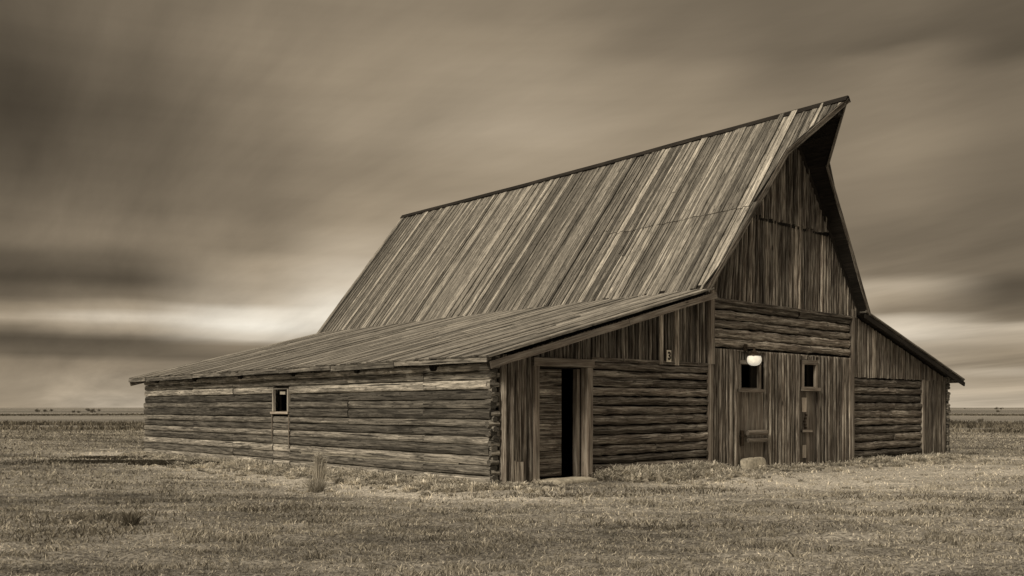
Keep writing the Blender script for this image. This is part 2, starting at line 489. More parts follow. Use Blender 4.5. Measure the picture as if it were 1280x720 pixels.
# vertical slab boards on a face; top follows fn
def slabs(mb, s0, s1, zb, ztfn, yf=-.01, wmin=.10, wmax=.17, dome=.035, tones=(.6,1.25), skip=(), bright=.06, lean_fn=None, jit=.004):
    s=s0
    while s<s1-.02:
        w=R.uniform(wmin,wmax); e=min(s+w,s1)
        if s1-e<wmin*.5: e=s1
        mid=(s+e)/2
        tone=R.uniform(*tones)
        if R.random()<bright: tone*=1.8
        pr=domed(R.uniform(.5,1.15)*dome)
        oy=R.uniform(-.012,.008)
        cuts=[(zb if not callable(zb) else zb(mid),None)]
        for o in skip:
            if o[0]-.03<mid<o[1]+.03: cuts=[(cuts[0][0],o[2]),(o[3],None)]
        for a,b in cuts:
            za=a; t0=ztfn(s) if b is None else b; t1=ztfn(e) if b is None else b
            if min(t0,t1)<za+.03: continue
            sh=lean_fn(mid) if lean_fn else 0
            gp=R.uniform(.006,.022)
            mb.board((s+gp,yf+oy,za+R.uniform(-.02,.02)),(e-gp,yf+oy,za+R.uniform(-.02,.02)),(e-gp+sh,yf+oy,t1),(s+gp+sh,yf+oy,t0),(0,-1,0),pr,.45,tone,jit)
        s=e
def front_logs(name, s0, s1, z0, z1, n, zslope=0., tones=(.7,1.2), mat=None, ends=0.):
    mb=MB(); hs=[R.uniform(.82,1.18) for _ in range(n)]; k=(z1-z0)/sum(hs); z=z0
    for h in hs:
        h*=k; zc=z+h/2; z+=h
        cuts=[s0-ends*R.uniform(.3,1)]
        if R.random()<.55: cuts.append(s0+(s1-s0)*R.uniform(.5,.75))
        cuts.append(s1)
        tone=R.uniform(tones[0]*.75,tones[1])
        if R.random()<.3: tone*=1.6
        for a,b in zip(cuts[:-1],cuts[1:]):
            mb.sweep((a,.03,zc+zslope*a),(b-.006,.03+R.uniform(-.02,.02),zc+zslope*b),Vector((0,1,0)),Vector((0,0,1)),ellipse(.095,h*.46,14,R.uniform(.8,1.)),.16,tone*R.uniform(.8,1.2),.007,.11,True,.014)
    return mb.build(name,mat or M_front,barn)

# left lean-to front
mb=MB(); slabs(mb,.22,1.02,-.08,lambda s:2.34,-.0,.13,.2,.075,(.8,1.35)); mb.build('post_wall',M_slab,barn)
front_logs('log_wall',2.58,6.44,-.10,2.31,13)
mb=MB(); slabs(mb,.22,6.42,lambda s:2.33 if s>1.1 and s<2.6 or s>2.66 else 2.36,lambda s:lean(s)-.16,-.03,.09,.15,.022,(.45,.95),(),.05)
# the two pale boards near the post
for px0,px1 in ((825,829),(844,849)):
    a,b=s_of(px0),s_of(px1); mb.board((a,-.075,2.3),(b,-.075,2.3),(b,-.075,lean(b)-.2),(a,-.075,lean(a)-.2),(0,-1,0),FLATB,.5,2.3,.003)
mb.build('upper_boards',M_slab,barn)
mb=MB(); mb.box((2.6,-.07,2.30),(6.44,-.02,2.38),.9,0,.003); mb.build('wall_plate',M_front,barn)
# corner log ends
def corner(sx, y0, n, z0, z1, sgn):
    mb=MB()
    for i in range(n):
        z=z0+(z1-z0)*(i+.5)/n; h=(z1-z0)/n
        if i%2==0:
            a=sx-sgn*R.uniform(-.01,.05); mb.sweep((a,y0+.01+R.uniform(-.03,.03),z),(sx+sgn*.2,y0+.03,z+R.uniform(-.01,.01)),Vector((0,1,0)),Vector((0,0,1)),ellipse(.06,h*.6,9,.85),.08,R.uniform(.9,1.7),.008,.16)
        else:
            mb.sweep((sx+sgn*(.08+R.uniform(-.03,.03)),y0-R.uniform(.0,.07),z),(sx+sgn*.1,y0+.2,z),Vector((1,0,0)),Vector((0,0,1)),ellipse(.07,h*.6,9,.85),.08,R.uniform(.7,1.6),.008,.16)
    mb.build('corner_log_ends',M_side,barn)
corner(.0,-.02,27,.02,2.36,1)
corner(W,-.02,27,-.27,2.25,-1)

# door frame, leaf, inner post
fr=MB()
fr.box((1.08,-.13,-.1),(1.21,.08,2.16),1.15,2,.003)
fr.box((2.50,-.13,-.1),(2.66,.08,2.16),1.3,2,.003)
fr.box((1.05,-.145,2.162),(2.69,.08,2.32),1.05,0,.003)
fo=fr.build('door_frame',M_trim,barn); fo.location.x=-.09
mb=MB(); z=.08
while z<2.12:
    h=R.uniform(.1,.17); h=min(h,2.13-z); mb.box((1.215,.17,z+.003),(2.08,.20,z+h-.003),R.uniform(.8,1.35),0,.004); z+=h
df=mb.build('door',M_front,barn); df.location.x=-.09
mb=MB(); mb.box((2.02,.202,.06),(2.08,.25,2.12),1,2); mb.build('door_edge_post',M_dark,df)
mb=MB(); mb.box((2.36,.02,.02),(2.44,.14,2.14),1.1,2,.003); mb.build('inner_jamb',M_trim,barn).location.x=-.09
mb=MB(); a,b=s_of(640.5),s_of(655); 
for k in range(3):
    w=(b-a)/3; mb.board((a+k*w+.004,-.13,-.06),(a+(k+1)*w-.004,-.13,-.06),(a+(k+1)*w-.004,-.1,.42+R.uniform(-.02,.02)),(a+k*w+.004,-.1,.42+R.uniform(-.02,.02)),(0,-1,0),FLATB,.3,R.uniform(1.9,2.4),.003)
mb.build('patch_board',M_slab,barn)

# centre bay
SA,SB=6.60,13.0
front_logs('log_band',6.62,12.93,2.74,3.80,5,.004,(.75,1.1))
def zb_c(s): return float(ground_base(s))-.02
D1=(s_of(920.5),s_of(956)); D2=(s_of(1000),s_of(1021))
mb=MB(); slabs(mb,6.55,12.98,zb_c,lambda s:2.73,-.03,.11,.18,.05,(.8,1.25),[(D1[0],D1[1],-1,2.70),(D2[0],D2[1],-1,2.70)],.08)
mb.build('slab_wall',M_slab,barn)
def door_panel(a,b,z1,tones,nb,name,zbot=-.1,rec=-.035):
    mb=MB(); w=(b-a)/nb
    for k in range(nb):
        t=R.uniform(*tones)
        mb.board((a+k*w+.004,rec,zbot),(a+(k+1)*w-.004,rec,zbot+R.uniform(0,.04)),(a+(k+1)*w-.004,rec,z1),(a+k*w+.004,rec,z1),(0,-1,0),FLATB,.4,t,.004)
    return mb.build(name,M_door,barn)
d1=door_panel(D1[0]+.08,D1[1]-.02,1.76,(.75,1.2),7,'door')
mb=MB(); mb.box((D1[0]-.02,-.085,-.1),(D1[0]+.075,-.02,2.68),1.25,2,.004); mb.build('door_jamb',M_trim,d1)
mb=MB()
mb.sweep((s_of(931.5),-.13,.80),(s_of(955.5),-.13,.80),Vector((0,1,0)),Vector((0,0,1)),ellipse(.045,.06,10,.8),.15,1.15,.004,.05)
mb.sweep((s_of(932.5),-.12,.62),(s_of(955.5),-.12,.62),Vector((0,1,0)),Vector((0,0,1)),ellipse(.04,.05,10,.8),.15,1.,.004,.05)
mb.build('door_bar',M_trim,d1)
mb=MB(); mb.box((s_of(926),-.11,.5),(s_of(928.5),-.05,.86),1,2); mb.box((s_of(924.5),-.1,.7),(s_of(932),-.07,.74),1,0); mb.build('latch',M_metal,d1)
d2=door_panel(D2[0]+.02,D2[1]-.02,1.80,(.6,1.3),5,'door',-.12)
mb=MB(); a,b=s_of(1003),s_of(1008.5)
mb.box((a,-.05,z_of(515,10.7)),(b,-.036,z_of(497,10.7)),2.6,2,.006); mb.build('worn_board',M_door,d2); mb=MB()
mb.box((a+.02,-.05,z_of(572,10.7)),(b-.02,-.036,z_of(556,10.7)),1.9,2,.006)
mb.build('worn_board',M_door,d2)
mb=MB(); mb.box((s_of(1002),-.09,z_of(540,10.7)),(s_of(1014),-.045,z_of(537,10.7)),1.2,0,.004); mb.build('latch',M_trim,d2)
mb=MB()
for k in range(5):
    zz=z_of(520+k*4,10.7); ss=s_of(1005)+R.uniform(-.02,.08)
    mb.box((ss,-.07,zz),(ss+.08,-.04,zz+.05),1.,0,.006)
mb.build('hinge',M_metal,d2)
# centre windows
def window(o, fw, tone, mat, sill_drop=.1, top=.10):
    a,b,z0,z1=o; mb=MB()
    mb.box((a-fw,-.105,z0-.01),(a,-.02,z1),tone,2,.003); mb.box((b,-.105,z0-.01),(b+fw,-.02,z1),tone,2,.003)
    mb.box((a-fw,-.108,z1+.002),(b+fw,-.02,z1+top),tone*.8,0,.003)
    mb.box((a-.0,-.09,z0-.01),(b+.0,-.02,z0+.012),tone,0,.002)
    f=mb.build('window_frame',mat,barn)
    mb=MB(); mb.box((a-fw-.06,-.15,z0-sill_drop),(b+fw+.06,.0,z0-.012),tone*.95,0,.003); mb.build('window_sill',mat,f)
    return f
window(WIN1,.07,1.0,M_trim,.09)
window(WIN2,.09,1.45,M_trim,.1,.12)
mb=MB(); slabs(mb,D1[0],D1[1],2.5,lambda s:2.72,-.04,.1,.14,.02,(.5,.8)); mb.build('header_boards',M_slab,barn); mb=MB(); slabs(mb,D2[0],D2[1],2.60,lambda s:2.72,-.04,.1,.14,.02,(.8,1.1)); mb.build('header_boards',M_slab,barn)
# corner trim posts between centre bay and lean-tos
mb=MB(); mb.box((6.44,-.12,-.1),(6.55,.0,2.36),.9,2,.004); mb.box((6.46,-.14,2.362),(6.60,.0,4.02),1.3,2,.004); mb.build('corner_post',M_trim,barn)
mb=MB(); mb.box((12.97,-.12,-.25),(13.06,.0,4.05),.75,2,.004); mb.build('corner_post',M_trim,barn)
# gable slabs: lower tier fans out at its left foot, upper tier laps over it
mb=MB()
ZG=5.93
def under(s): return min(steep(s)-.10, 99)
def lowtop(s): return min(under(s),ZG+.04)
s=6.28
while s<13.12:
    w=R.uniform(.09,.16); e=s+w; mid=(s+e)/2
    tone=R.uniform(.5,1.35)*(1.6 if R.random()<.1 else 1)
    fan=max(0,(8.6-mid))*.16
    t0=lowtop(s+fan); t1=lowtop(e+fan)
    if min(t0,t1)>3.86:
        a,b=max(s,6.32),e
        gp=R.uniform(.012,.034); oy=-.04+R.uniform(-.015,.015)
        mb.board((a+gp,oy,3.83+R.uniform(-.02,.02)),(b-gp,oy,3.83+R.uniform(-.02,.02)),(b+fan-gp,oy,t1),(a+fan+gp,oy,t0),(0,-1,0),domed(.04*R.uniform(.6,1.2)),.3,tone,.010)
    s=e
lo=mb.build('gable_boards',M_gable,barn)
mb=MB(); s=XC-2.15
while s<XC+2.15:
    w=R.uniform(.09,.16); e=s+w; t0=under(s); t1=under(e); dz=R.uniform(-.04,.03)
    if min(t0,t1)>ZG+.03:
        gp=R.uniform(.012,.032)
        mb.board((s+gp,-.10,ZG+dz),(e-gp,-.10,ZG+dz),(e-gp,-.10,t1),(s+gp,-.10,t0),(0,-1,0),domed(.04*R.uniform(.6,1.2)),.3,R.uniform(.5,1.1),.010)
    s=e
mb.build('gable_boards',M_gable,barn)
mb=MB(); mb.box((XC-2.0,-.085,ZG-.07),(XC+2.0,-.05,ZG+.03),.5,0,.003); mb.build('gable_ledge',M_dark,barn)
mb=MB(); mb.box((6.3,-.115,3.79),(13.1,-.03,3.87),.9,0,.004); mb.build('wall_plate',M_front,barn)
for sd in (-1,1):  # dark strip added in place of the overhang's shade, covers the slab tops
    mb=MB(); p=Vector((XC+sd*.05,-.15,steep(XC+.05)-.15)); q=Vector((XC+sd*3.62,-.13,steep(XC+3.62)-.15)); D=(q-p).normalized()
    mb.sweep(p,q,Vector((0,1,0)),D.cross(Vector((0,1,0))),[(-.015,-.06),(.015,-.06),(.015,.06),(-.015,.06)],.6,1.2,.004)
    mb.build('gable_shade_strip',M_dark,barn)
# right lean-to front
S2=s_of(1152)
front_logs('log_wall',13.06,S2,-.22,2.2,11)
mb=MB(); slabs(mb,S2,19.2,-.25,lambda s:2.24,-.0,.2,.3,.05,(.6,1.1)); mb.box((S2-.02,-.1,-.2),(S2+.12,.0,2.24),1.2,2,.004); mb.build('post_wall',M_slab,barn)
mb=MB(); slabs(mb,13.07,19.2,2.22,lambda s:lean(s)-.16,-.03,.11,.18,.022,(.75,1.3),(),.05)
a,b=s_of(1090),s_of(1093.5); mb.board((a,-.075,2.22),(b,-.075,2.22),(b,-.075,lean(b)-.2),(a,-.075,lean(a)-.2),(0,-1,0),FLATB,.5,2.,.003)
mb.build('upper_boards',M_slab,barn)
# rear gable and rear walls
mb=MB(); s=.1
while s<W-.1:
    e=s+R.uniform(.16,.24); e=min(e,W-.1)
    def ru(q): return roof_under(q,LEN)-.06
    t0,t1=ru(s),ru(e)
    if s<6<e or s<W-6<e: t0=t1=min(t0,t1)
    mb.board((s+.003,LEN,-.3),(e-.003,LEN,-.3),(e-.003,LEN,t1),(s+.003,LEN,t0),(0,1,0),domed(.02),1.2,R.uniform(.6,1.2),.004)
    s=e
mb.build('rear_boards',M_slab,barn)

# long wall window and tie-beam ends
mb=MB(); y0,y1,z0,z1=WL
mb.box((-.045,y0-.055,z0-.02),(.03,y0,z1+.02),1.6,2,.003); mb.box((-.045,y1,z0-.02),(.03,y1+.055,z1+.02),1.6,2,.003)
mb.box((-.045,y0-.055,z1+.022),(.03,y1+.055,z1+.05),.8,1,.003)
wf=mb.build('window_frame',M_lroof,barn)
mb=MB(); mb.box((-.075,y0-.09,z0-.08),(.15,y1+.09,z0-.022),2.2,1,.003); mb.build('window_sill',M_trim,wf)
mb=MB(); mb.box((.02,y0+.2,z1-.1),(.05,y1-.22,z1-.03),.7,1,.003); mb.build('torn_rag',M_white,wf)
mb=MB()
mb.box((-.042,y0-.07,.45),(-.02,y0-.05,z0-.085),1.1,2,.006); mb.build('batten',M_trim,wf)
mb=MB(); mb.box((-.042,y1+.06,.62),(-.02,y1+.08,z0-.085),1.1,2,.006); mb.build('batten',M_trim,wf)
for i,yy in enumerate((1.53,4.13,6.75,9.4,12.1,14.7)):
    mb=MB(); rr=.085 if i==0 else .065
    mb.sweep((-.10,yy,2.17),(.2,yy,2.17),Vector((0,1,0)),Vector((0,0,1)),ellipse(rr,rr,12,.9),.15,.6,.003,.05)
    mb.build('beam_end',M_dark,barn)

# ------------------------------------------------------------------ things on the barn
def lathe(mb, prof, n=20, c=(0,0,0), tone=1.):
    rings=[[(c[0]+r*math.cos(2*math.pi*j/n),c[1]+r*math.sin(2*math.pi*j/n),c[2]+z) for j in range(n)] for r,z in prof]
    mb.ring_sweep(rings,[i*.03 for i in range(len(rings))],[j*.05 for j in range(n+1)],tone,True,1.)
lp=loc2w(s_of(941)+.05,-.33,2.44)
lamp=empty('wall_lamp',loc2w(s_of(941)-.35,0,2.53),RZ); tag(lamp,'white glass barn lamp glowing above the left door window','lamp')
y0=-.33
mb=MB(); lathe(mb,[(.02,-.17),(.07,-.163),(.115,-.14),(.145,-.10),(.16,-.05),(.162,0.),(.145,.05),(.115,.085),(.06,.105)],24,(0,y0,0)); gl=mb.build('globe',M_globe,lamp,True); gl.scale=(1.1,1,1)
mb=MB(); lathe(mb,[(.15,.055),(.165,.06),(.15,.09),(.11,.12),(.06,.15),(.03,.2),(.02,.22)],24,(0,y0,0))
for k in range(7):
    a=2*math.pi*k/7; c=Vector((.165*math.cos(a),y0+.165*math.sin(a),.045)); mb.sweep(c+Vector((0,0,.02)),c+Vector((.006*math.cos(a),.006*math.sin(a),.005)),Vector((math.cos(a),math.sin(a),0)),Vector((-math.sin(a),math.cos(a),0)),ellipse(.008,.022,6),.1,1.)
mb.build('lamp_shade',M_metal,lamp,False)
mb=MB(); mb.sweep((0,-.1,.26),(0,y0,.26),Vector((1,0,0)),Vector((0,0,1)),ellipse(.014,.014,8),.1,1.); mb.sweep((0,y0,.27),(0,y0,.2),Vector((1,0,0)),Vector((0,1,0)),ellipse(.014,.014,8),.1,1.)
mb.box((-.05,-.12,.18),(.05,-.06,.34),1.,2); mb.build('bracket',M_metal,lamp)

sp=empty('number_plate',loc2w(s_of(836.5)-.07,-.12,z_of(453,5.1)),RZ); tag(sp,'small pale plate with a dark 3 nailed to the boards','sign')
mb=MB(); mb.box((-.07,-.012,0),(.07,.012,.25),1.25,2,.002); mb.build('plate',M_white,sp)
cu=bpy.data.curves.new('digit','FONT'); cu.body='3'; cu.size=.23; cu.extrude=.004; cu.align_x='CENTER'; cu.offset=.008
tx=bpy.data.objects.new('digit',cu); COL.objects.link(tx)
dg=bpy.context.evaluated_depsgraph_get(); me=bpy.data.meshes.new_from_object(tx.evaluated_get(dg)); bpy.data.objects.remove(tx)
me.materials.clear(); me.materials.append(M_black)
a_=me.attributes.new('tone','FLOAT','POINT'); a_.data.foreach_set('value',[1.]*len(me.vertices))
dgo=bpy.data.objects.new('digit',me); link(dgo,sp); dgo.location=(0,-.017,.05); dgo.rotation_euler=(math.radians(90),0,0)

def rock_mesh(mb, c, rx, ry, rz, tone, seed, n=10, m=6, rough=.18, sq=.75):
    ph=seed*1.7
    rings=[]
    for i in range(m+1):
        th=math.pi*(i+.02 if i==0 else (i-.02 if i==m else i))/m
        ring=[]
        for j in range(n):
            a=2*math.pi*j/n
            k=1+rough*(math.sin(3*a+ph)*math.sin(2*th+ph)+.6*math.sin(5*a-ph*2)*math.sin(th*3))
            x=math.sin(th)*math.cos(a); y=math.sin(th)*math.sin(a); z=math.cos(th)
            f=lambda q: math.copysign(abs(q)**sq,q)
            ring.append((c[0]+rx*f(x)*k,c[1]+ry*f(y)*k,c[2]+rz*f(z)*k))
        rings.append(ring)
    mb.ring_sweep(rings,[i*.1 for i in range(m+1)],[j*.1 for j in range(n+1)],tone,True,1.)
o=MB(); rock_mesh(o,(0,0,0),.68,.24,.07,1.,3,40,12,.09,.5); st=o.build('doorstep',M_step,None,True)
st.location=loc2w(1.76,-.20,.0); st.rotation_euler=(0,0,RZ); tag(st,'pale flat stone doorstep under the open lean-to doorway','doorstep')
o=MB(); rock_mesh(o,(0,0,0),.42,.10,.20,.9,5,36,14,.07,.35); st=o.build('stone_block',M_step,None,True)
st.location=loc2w((s_of(924)+s_of(955))/2-.15,-.22,.02); st.rotation_euler=(math.radians(-8),0,RZ); tag(st,'pale upright stone block at the foot of the latched door','stone')

# ------------------------------------------------------------------ ground
def world_to_barn(x,y):
    dx=x-C0.x; dy=y-C0.y
    return dx*UF.x+dy*UF.y, dx*UL.x+dy*UL.y
def height(x,y):
    s,t=world_to_barn(x,y)
    h=-.2*np.clip((s-3)/16,0,1)*np.exp(-np.clip(-t-3,0,50)/14.)
    r=np.hypot(x,y)
    near=np.clip(1-r/70,0,1)
    # distance to the footprint
    dx=np.maximum(np.maximum(-s,s-W),0); dt=np.maximum(np.maximum(-t,t-LEN),0); d=np.hypot(dx,dt)
    inside=(d<=0)
    k=np.clip(d/1.5,0,1)
    h=h+k*near*(.10*(fbm(x*.45,y*1.1,3,3)-.5)+.05*(fbm(x*1.5,y*2.5,9,3)-.5))
    bb=np.where((t<0)&(s>3)&(s<6.6),.13,np.where((s>13)&(t<0),.08,.035)); berm=np.exp(-((d-.4)/.35)**2)*bb*(.3+1.2*fbm(x*1.6,y*1.6,21,2))*(~inside)
    lump=np.clip(1-r/45,0,1)*np.clip(d/.4,0,1)*(.12*(np.abs(fbm(x*3.1,y*4.2,13,3)-.5))+.045*(vnoise(x*7,y*9,17)-.5)-.02)
    far=np.clip((r-150)/400,0,1)*1.0*(fbm(x*.004,y*.006,31,3)-.55)
    return h+berm+lump+far*.5-.065*np.exp(-np.clip(d,0,9)/4.)
na=1000
rr=np.concatenate([.6*(5/.6)**(np.arange(18)/18),5*(42/5)**(np.arange(340)/340),42*(3500/42)**(np.arange(110)/109)]); nr=len(rr); aa=np.linspace(0,2*np.pi,na,endpoint=False)
X=np.outer(rr,np.cos(aa)).ravel(); Y=np.outer(rr,np.sin(aa)).ravel(); Z=height(X,Y)
V=np.stack([X,Y,Z],1); V=np.vstack([V,[[0,0,0]]])
i=np.arange(nr-1)[:,None]*na; j=np.arange(na)[None,:]; j2=(j+1)%na
Q=np.stack([i+j,i+j2,i+na+j2,i+na+j],-1).reshape(-1,4)[:, ::-1]
Tri=np.stack([np.full(na,nr*na),np.arange(na),(np.arange(na)+1)%na],-1)
def mesh_np(name, V, loops, starts, totals, mat, tone=None, smooth=False, parent=None):
    me=bpy.data.meshes.new(name); me.vertices.add(len(V)); me.vertices.foreach_set('co',V.astype(np.float32).ravel())
    me.loops.add(len(loops)); me.loops.foreach_set('vertex_index',loops.astype(np.int32))
    me.polygons.add(len(starts)); me.polygons.foreach_set('loop_start',starts.astype(np.int32)); me.polygons.foreach_set('loop_total',totals.astype(np.int32))
    if smooth: me.polygons.foreach_set('use_smooth',np.ones(len(starts),bool))
    if tone is not None:
        at=me.attributes.new('tone','FLOAT','POINT'); at.data.foreach_set('value',tone.astype(np.float32))
    me.materials.append(mat); me.update(calc_edges=True); me.validate()
    return link(bpy.data.objects.new(name,me),parent)
loops=np.concatenate([Q[:,::-1].ravel(),Tri.ravel()]); starts=np.concatenate([np.arange(len(Q))*4,len(Q)*4+np.arange(na)*3]); totals=np.concatenate([np.full(len(Q),4),np.full(na,3)])

def ground_tone(x,y):
    """bare pale earth and trodden grass by the walls, darker growth elsewhere"""
    s,t=world_to_barn(x,y)
    dx=np.maximum(np.maximum(-s,s-W),0); dt=np.maximum(np.maximum(-t,t-LEN),0); d=np.hypot(dx,dt)
    g=.80+1.05*(fbm(x*.22,y*.55,41,4)-.5)+.95*(fbm(x*.8,y*3.2,51,3)-.5)
    # pale trodden strip: along the long wall, and an apron before the doors
    wig=.5*(fbm(x*.5,y*.5,61,2)-.5)
    pale=np.exp(-((d-1.5-wig*1.6)/1.15)**2)*np.where(s<.5,1.,.35)*np.clip(1.3-np.clip(t,0,30)/40,0,1)
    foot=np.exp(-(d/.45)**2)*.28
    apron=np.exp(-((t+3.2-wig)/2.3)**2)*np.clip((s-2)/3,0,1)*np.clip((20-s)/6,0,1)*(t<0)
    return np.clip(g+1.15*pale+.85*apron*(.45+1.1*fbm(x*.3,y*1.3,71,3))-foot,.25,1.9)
def far_tone(x,y):
    return np.ones_like(x)
gm=bpy.data.materials.new('dry_prairie_soil'); nt=nodes(gm); L=nt.links
oc=N(nt,'ShaderNodeTexCoord').outputs['Object']
at=N(nt,'ShaderNodeAttribute',attribute_name='tone')
n1=noise(nt,mapped(nt,oc,(3,7,3)),1,6,.7); n2=noise(nt,mapped(nt,oc,(14,22,14)),1,5,.7)
n3=noise(nt,mapped(nt,oc,(.012,.05,.05)),1,4,.6)
s_=math_(nt,'ADD',math_(nt,'MULTIPLY',n1,.5),math_(nt,'MULTIPLY',n2,.5))
c1=ramp(nt,[(.3,tint(.16)),(.5,tint(.34)),(.7,tint(.56))]); L.new(s_,c1.inputs[0])
n4=noise(nt,mapped(nt,oc,(22,30,22)),1,3,.6,.3)
c4=ramp(nt,[(.34,.42),(.50,1.),(.66,1.5)]); L.new(n4,c4.inputs[0])
c3=ramp(nt,[(.35,.75),(.65,1.25)]); L.new(n3,c3.inputs[0])
col=mixc(nt,1.,c1.outputs[0],c3.outputs[0],'MULTIPLY'); col=mixc(nt,1.,col,c4.outputs[0],'MULTIPLY'); col=mixc(nt,1.,col,at.outputs['Fac'],'MULTIPLY')
b=nt.nodes.new('ShaderNodeBsdfPrincipled'); b.inputs['Roughness'].default_value=.95; b.inputs['Specular IOR Level'].default_value=.1
L.new(col,b.inputs['Base Color']); bu=nt.nodes.new('ShaderNodeBump'); bu.inputs['Strength'].default_value=1.; bu.inputs['Distance'].default_value=.07
L.new(math_(nt,'ADD',s_,math_(nt,'MULTIPLY',n4,.5)),bu.inputs['Height']); L.new(bu.outputs[0],b.inputs['Normal']); oo=nt.nodes.new('ShaderNodeOutputMaterial'); L.new(b.outputs[0],oo.inputs[0])
rv=np.hypot(V[:,0],V[:,1])
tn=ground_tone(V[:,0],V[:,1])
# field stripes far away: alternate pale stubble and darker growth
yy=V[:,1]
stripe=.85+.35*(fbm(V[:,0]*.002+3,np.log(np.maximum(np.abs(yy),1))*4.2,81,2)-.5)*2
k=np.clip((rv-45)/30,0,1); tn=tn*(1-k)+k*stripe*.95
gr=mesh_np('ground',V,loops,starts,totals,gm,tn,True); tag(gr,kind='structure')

# ------------------------------------------------------------------ grass (stuff)
def blades(n, xs, ys, hgt, wid, lean_, tone, name, mat, label, cat='grass', zoff=0.):
    z=height(xs,ys)-.01+zoff
    a=rng.uniform(0,2*np.pi,n); la=rng.uniform(0,2*np.pi,n)
    l=lean_*rng.uniform(.1,1,n)*hgt
    dx=np.cos(a)*wid/2; dy=np.sin(a)*wid/2
    tip=np.stack([xs+np.cos(la)*l,ys+np.sin(la)*l,z+hgt],1)
    mid0=np.stack([xs-dx*.8+np.cos(la)*l*.35,ys-dy*.8+np.sin(la)*l*.35,z+hgt*.6],1); mid1=np.stack([xs+dx*.8+np.cos(la)*l*.35,ys+dy*.8+np.sin(la)*l*.35,z+hgt*.6],1)
    b0=np.stack([xs-dx,ys-dy,z],1); b1=np.stack([xs+dx,ys+dy,z],1)
    V=np.stack([b0,b1,mid1,mid0,tip],1).reshape(-1,3)
    base=np.arange(n)*5
    q=np.stack([base,base+1,base+2,base+3],1); t=np.stack([base+3,base+2,base+4],1)
    loops=np.concatenate([q.ravel(),t.ravel()]); starts=np.concatenate([np.arange(n)*4,4*n+np.arange(n)*3]); totals=np.concatenate([np.full(n,4),np.full(n,3)])
    o=mesh_np(name,V,loops,starts,totals,mat,np.repeat(tone,5))
    return tag(o,label,cat,None,'stuff')
def outside(xs,ys,m=.02):
    s,t=world_to_barn(xs,ys); return ~((s>-m)&(s<W+m)&(t>-m)&(t<LEN+m))
n=560000
r=4.5*(75/4.5)**(rng.random(n)**.8); th=np.pi/2+rng.uniform(-.72,.72,n)
xs=r*np.cos(th); ys=r*np.sin(th)
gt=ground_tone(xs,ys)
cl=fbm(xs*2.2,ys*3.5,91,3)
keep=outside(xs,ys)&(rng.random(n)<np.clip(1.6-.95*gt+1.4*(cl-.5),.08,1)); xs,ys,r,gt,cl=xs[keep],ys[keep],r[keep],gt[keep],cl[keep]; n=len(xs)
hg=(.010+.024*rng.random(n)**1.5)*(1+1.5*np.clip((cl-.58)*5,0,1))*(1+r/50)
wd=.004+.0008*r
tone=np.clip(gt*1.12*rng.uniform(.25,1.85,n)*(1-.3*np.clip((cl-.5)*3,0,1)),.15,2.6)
blades(n,xs,ys,hg,wd,1.7,tone,'prairie_grass',M_grass,'short dry prairie grass covering the ground around the barn')
kc=1700; rc=5.5*(40/5.5)**rng.random(kc); tc=np.pi/2+rng.uniform(-.7,.7,kc)
cx=rc*np.cos(tc); cy=rc*np.sin(tc); kp=outside(cx,cy,1.)&(fbm(cx*.5,cy*1.,141,3)>.47); cx,cy=cx[kp],cy[kp]; m=26
xs=np.repeat(cx,m)+rng.normal(0,.05,len(cx)*m); ys=np.repeat(cy,m)+rng.normal(0,.04,len(cx)*m); n=len(xs)
blades(n,xs,ys,(.02+.045*rng.random(n))*np.repeat(rng.uniform(.6,1.4,len(cx)),m),.006+.0006*ys,1.5,np.repeat(rng.uniform(.45,1.3,len(cx)),m)*rng.uniform(.6,1.3,n),'field_tufts',M_grass,'small tufts of drier grass dotted over the field')
# tall tufts along the foot of the walls
def wall_pts(n, segs, spread):
    out=[]
    tot=sum(s[4] for s in segs)
    for (s0,t0,s1,t1,wt,nx,ny) in segs:
        k=int(n*wt/tot); u=rng.random(k); d=rng.exponential(1,k)*spread+.02
        s=s0+(s1-s0)*u+nx*d; t=t0+(t1-t0)*u+ny*d
        out.append(np.stack([C0.x+UF.x*s+UL.x*t,C0.y+UF.y*s+UL.y*t,d],1))
    return np.concatenate(out)
segs=[(0,-.2,0,LEN,5,-1,0),(2.7,0,6.5,0,3,0,-1),(6.5,0,13,0,1.6,0,-1),(13,0,W,0,3.0,0,-1),(-.2,0,1.,0,.4,0,-1),(W,0,W,LEN,1,1,0)]
def clumps(n, spread, seg_, hscale):
    C=wall_pts(n,seg_,spread); out=[]
    for (cx,cy,d) in C:
        sz=R.uniform(.45,1.25)*hscale*math.exp(-d*.45); k=int(R.uniform(45,95)); tn=R.uniform(.95,1.8)
        a=rng.uniform(0,2*np.pi,k); q=rng.random(k)**.7*.11*sz
        hh=.15*sz*(1-.5*q/(.11*sz))*rng.uniform(.6,1.15,k); sp=.16*sz*rng.uniform(.15,1,k)
        out.append(np.stack([cx+np.cos(a)*q,cy+np.sin(a)*q,hh,a+rng.normal(0,.35,k),sp,tn*rng.uniform(.45,1.5,k)],1))
    return np.concatenate(out)
CL=np.concatenate([clumps(560,.40,[segs[0]],1.),clumps(260,.85,[(0,-.2,0,10.5,5,-1,0)],1.35),clumps(300,.40,[segs[1]],1.75),clumps(130,.25,[segs[2]],1.15),clumps(260,.32,[segs[3]],1.45),clumps(40,.3,[segs[4]],.9),clumps(60,.3,[segs[5]],1.)])
CL=CL[outside(CL[:,0],CL[:,1],.0)]
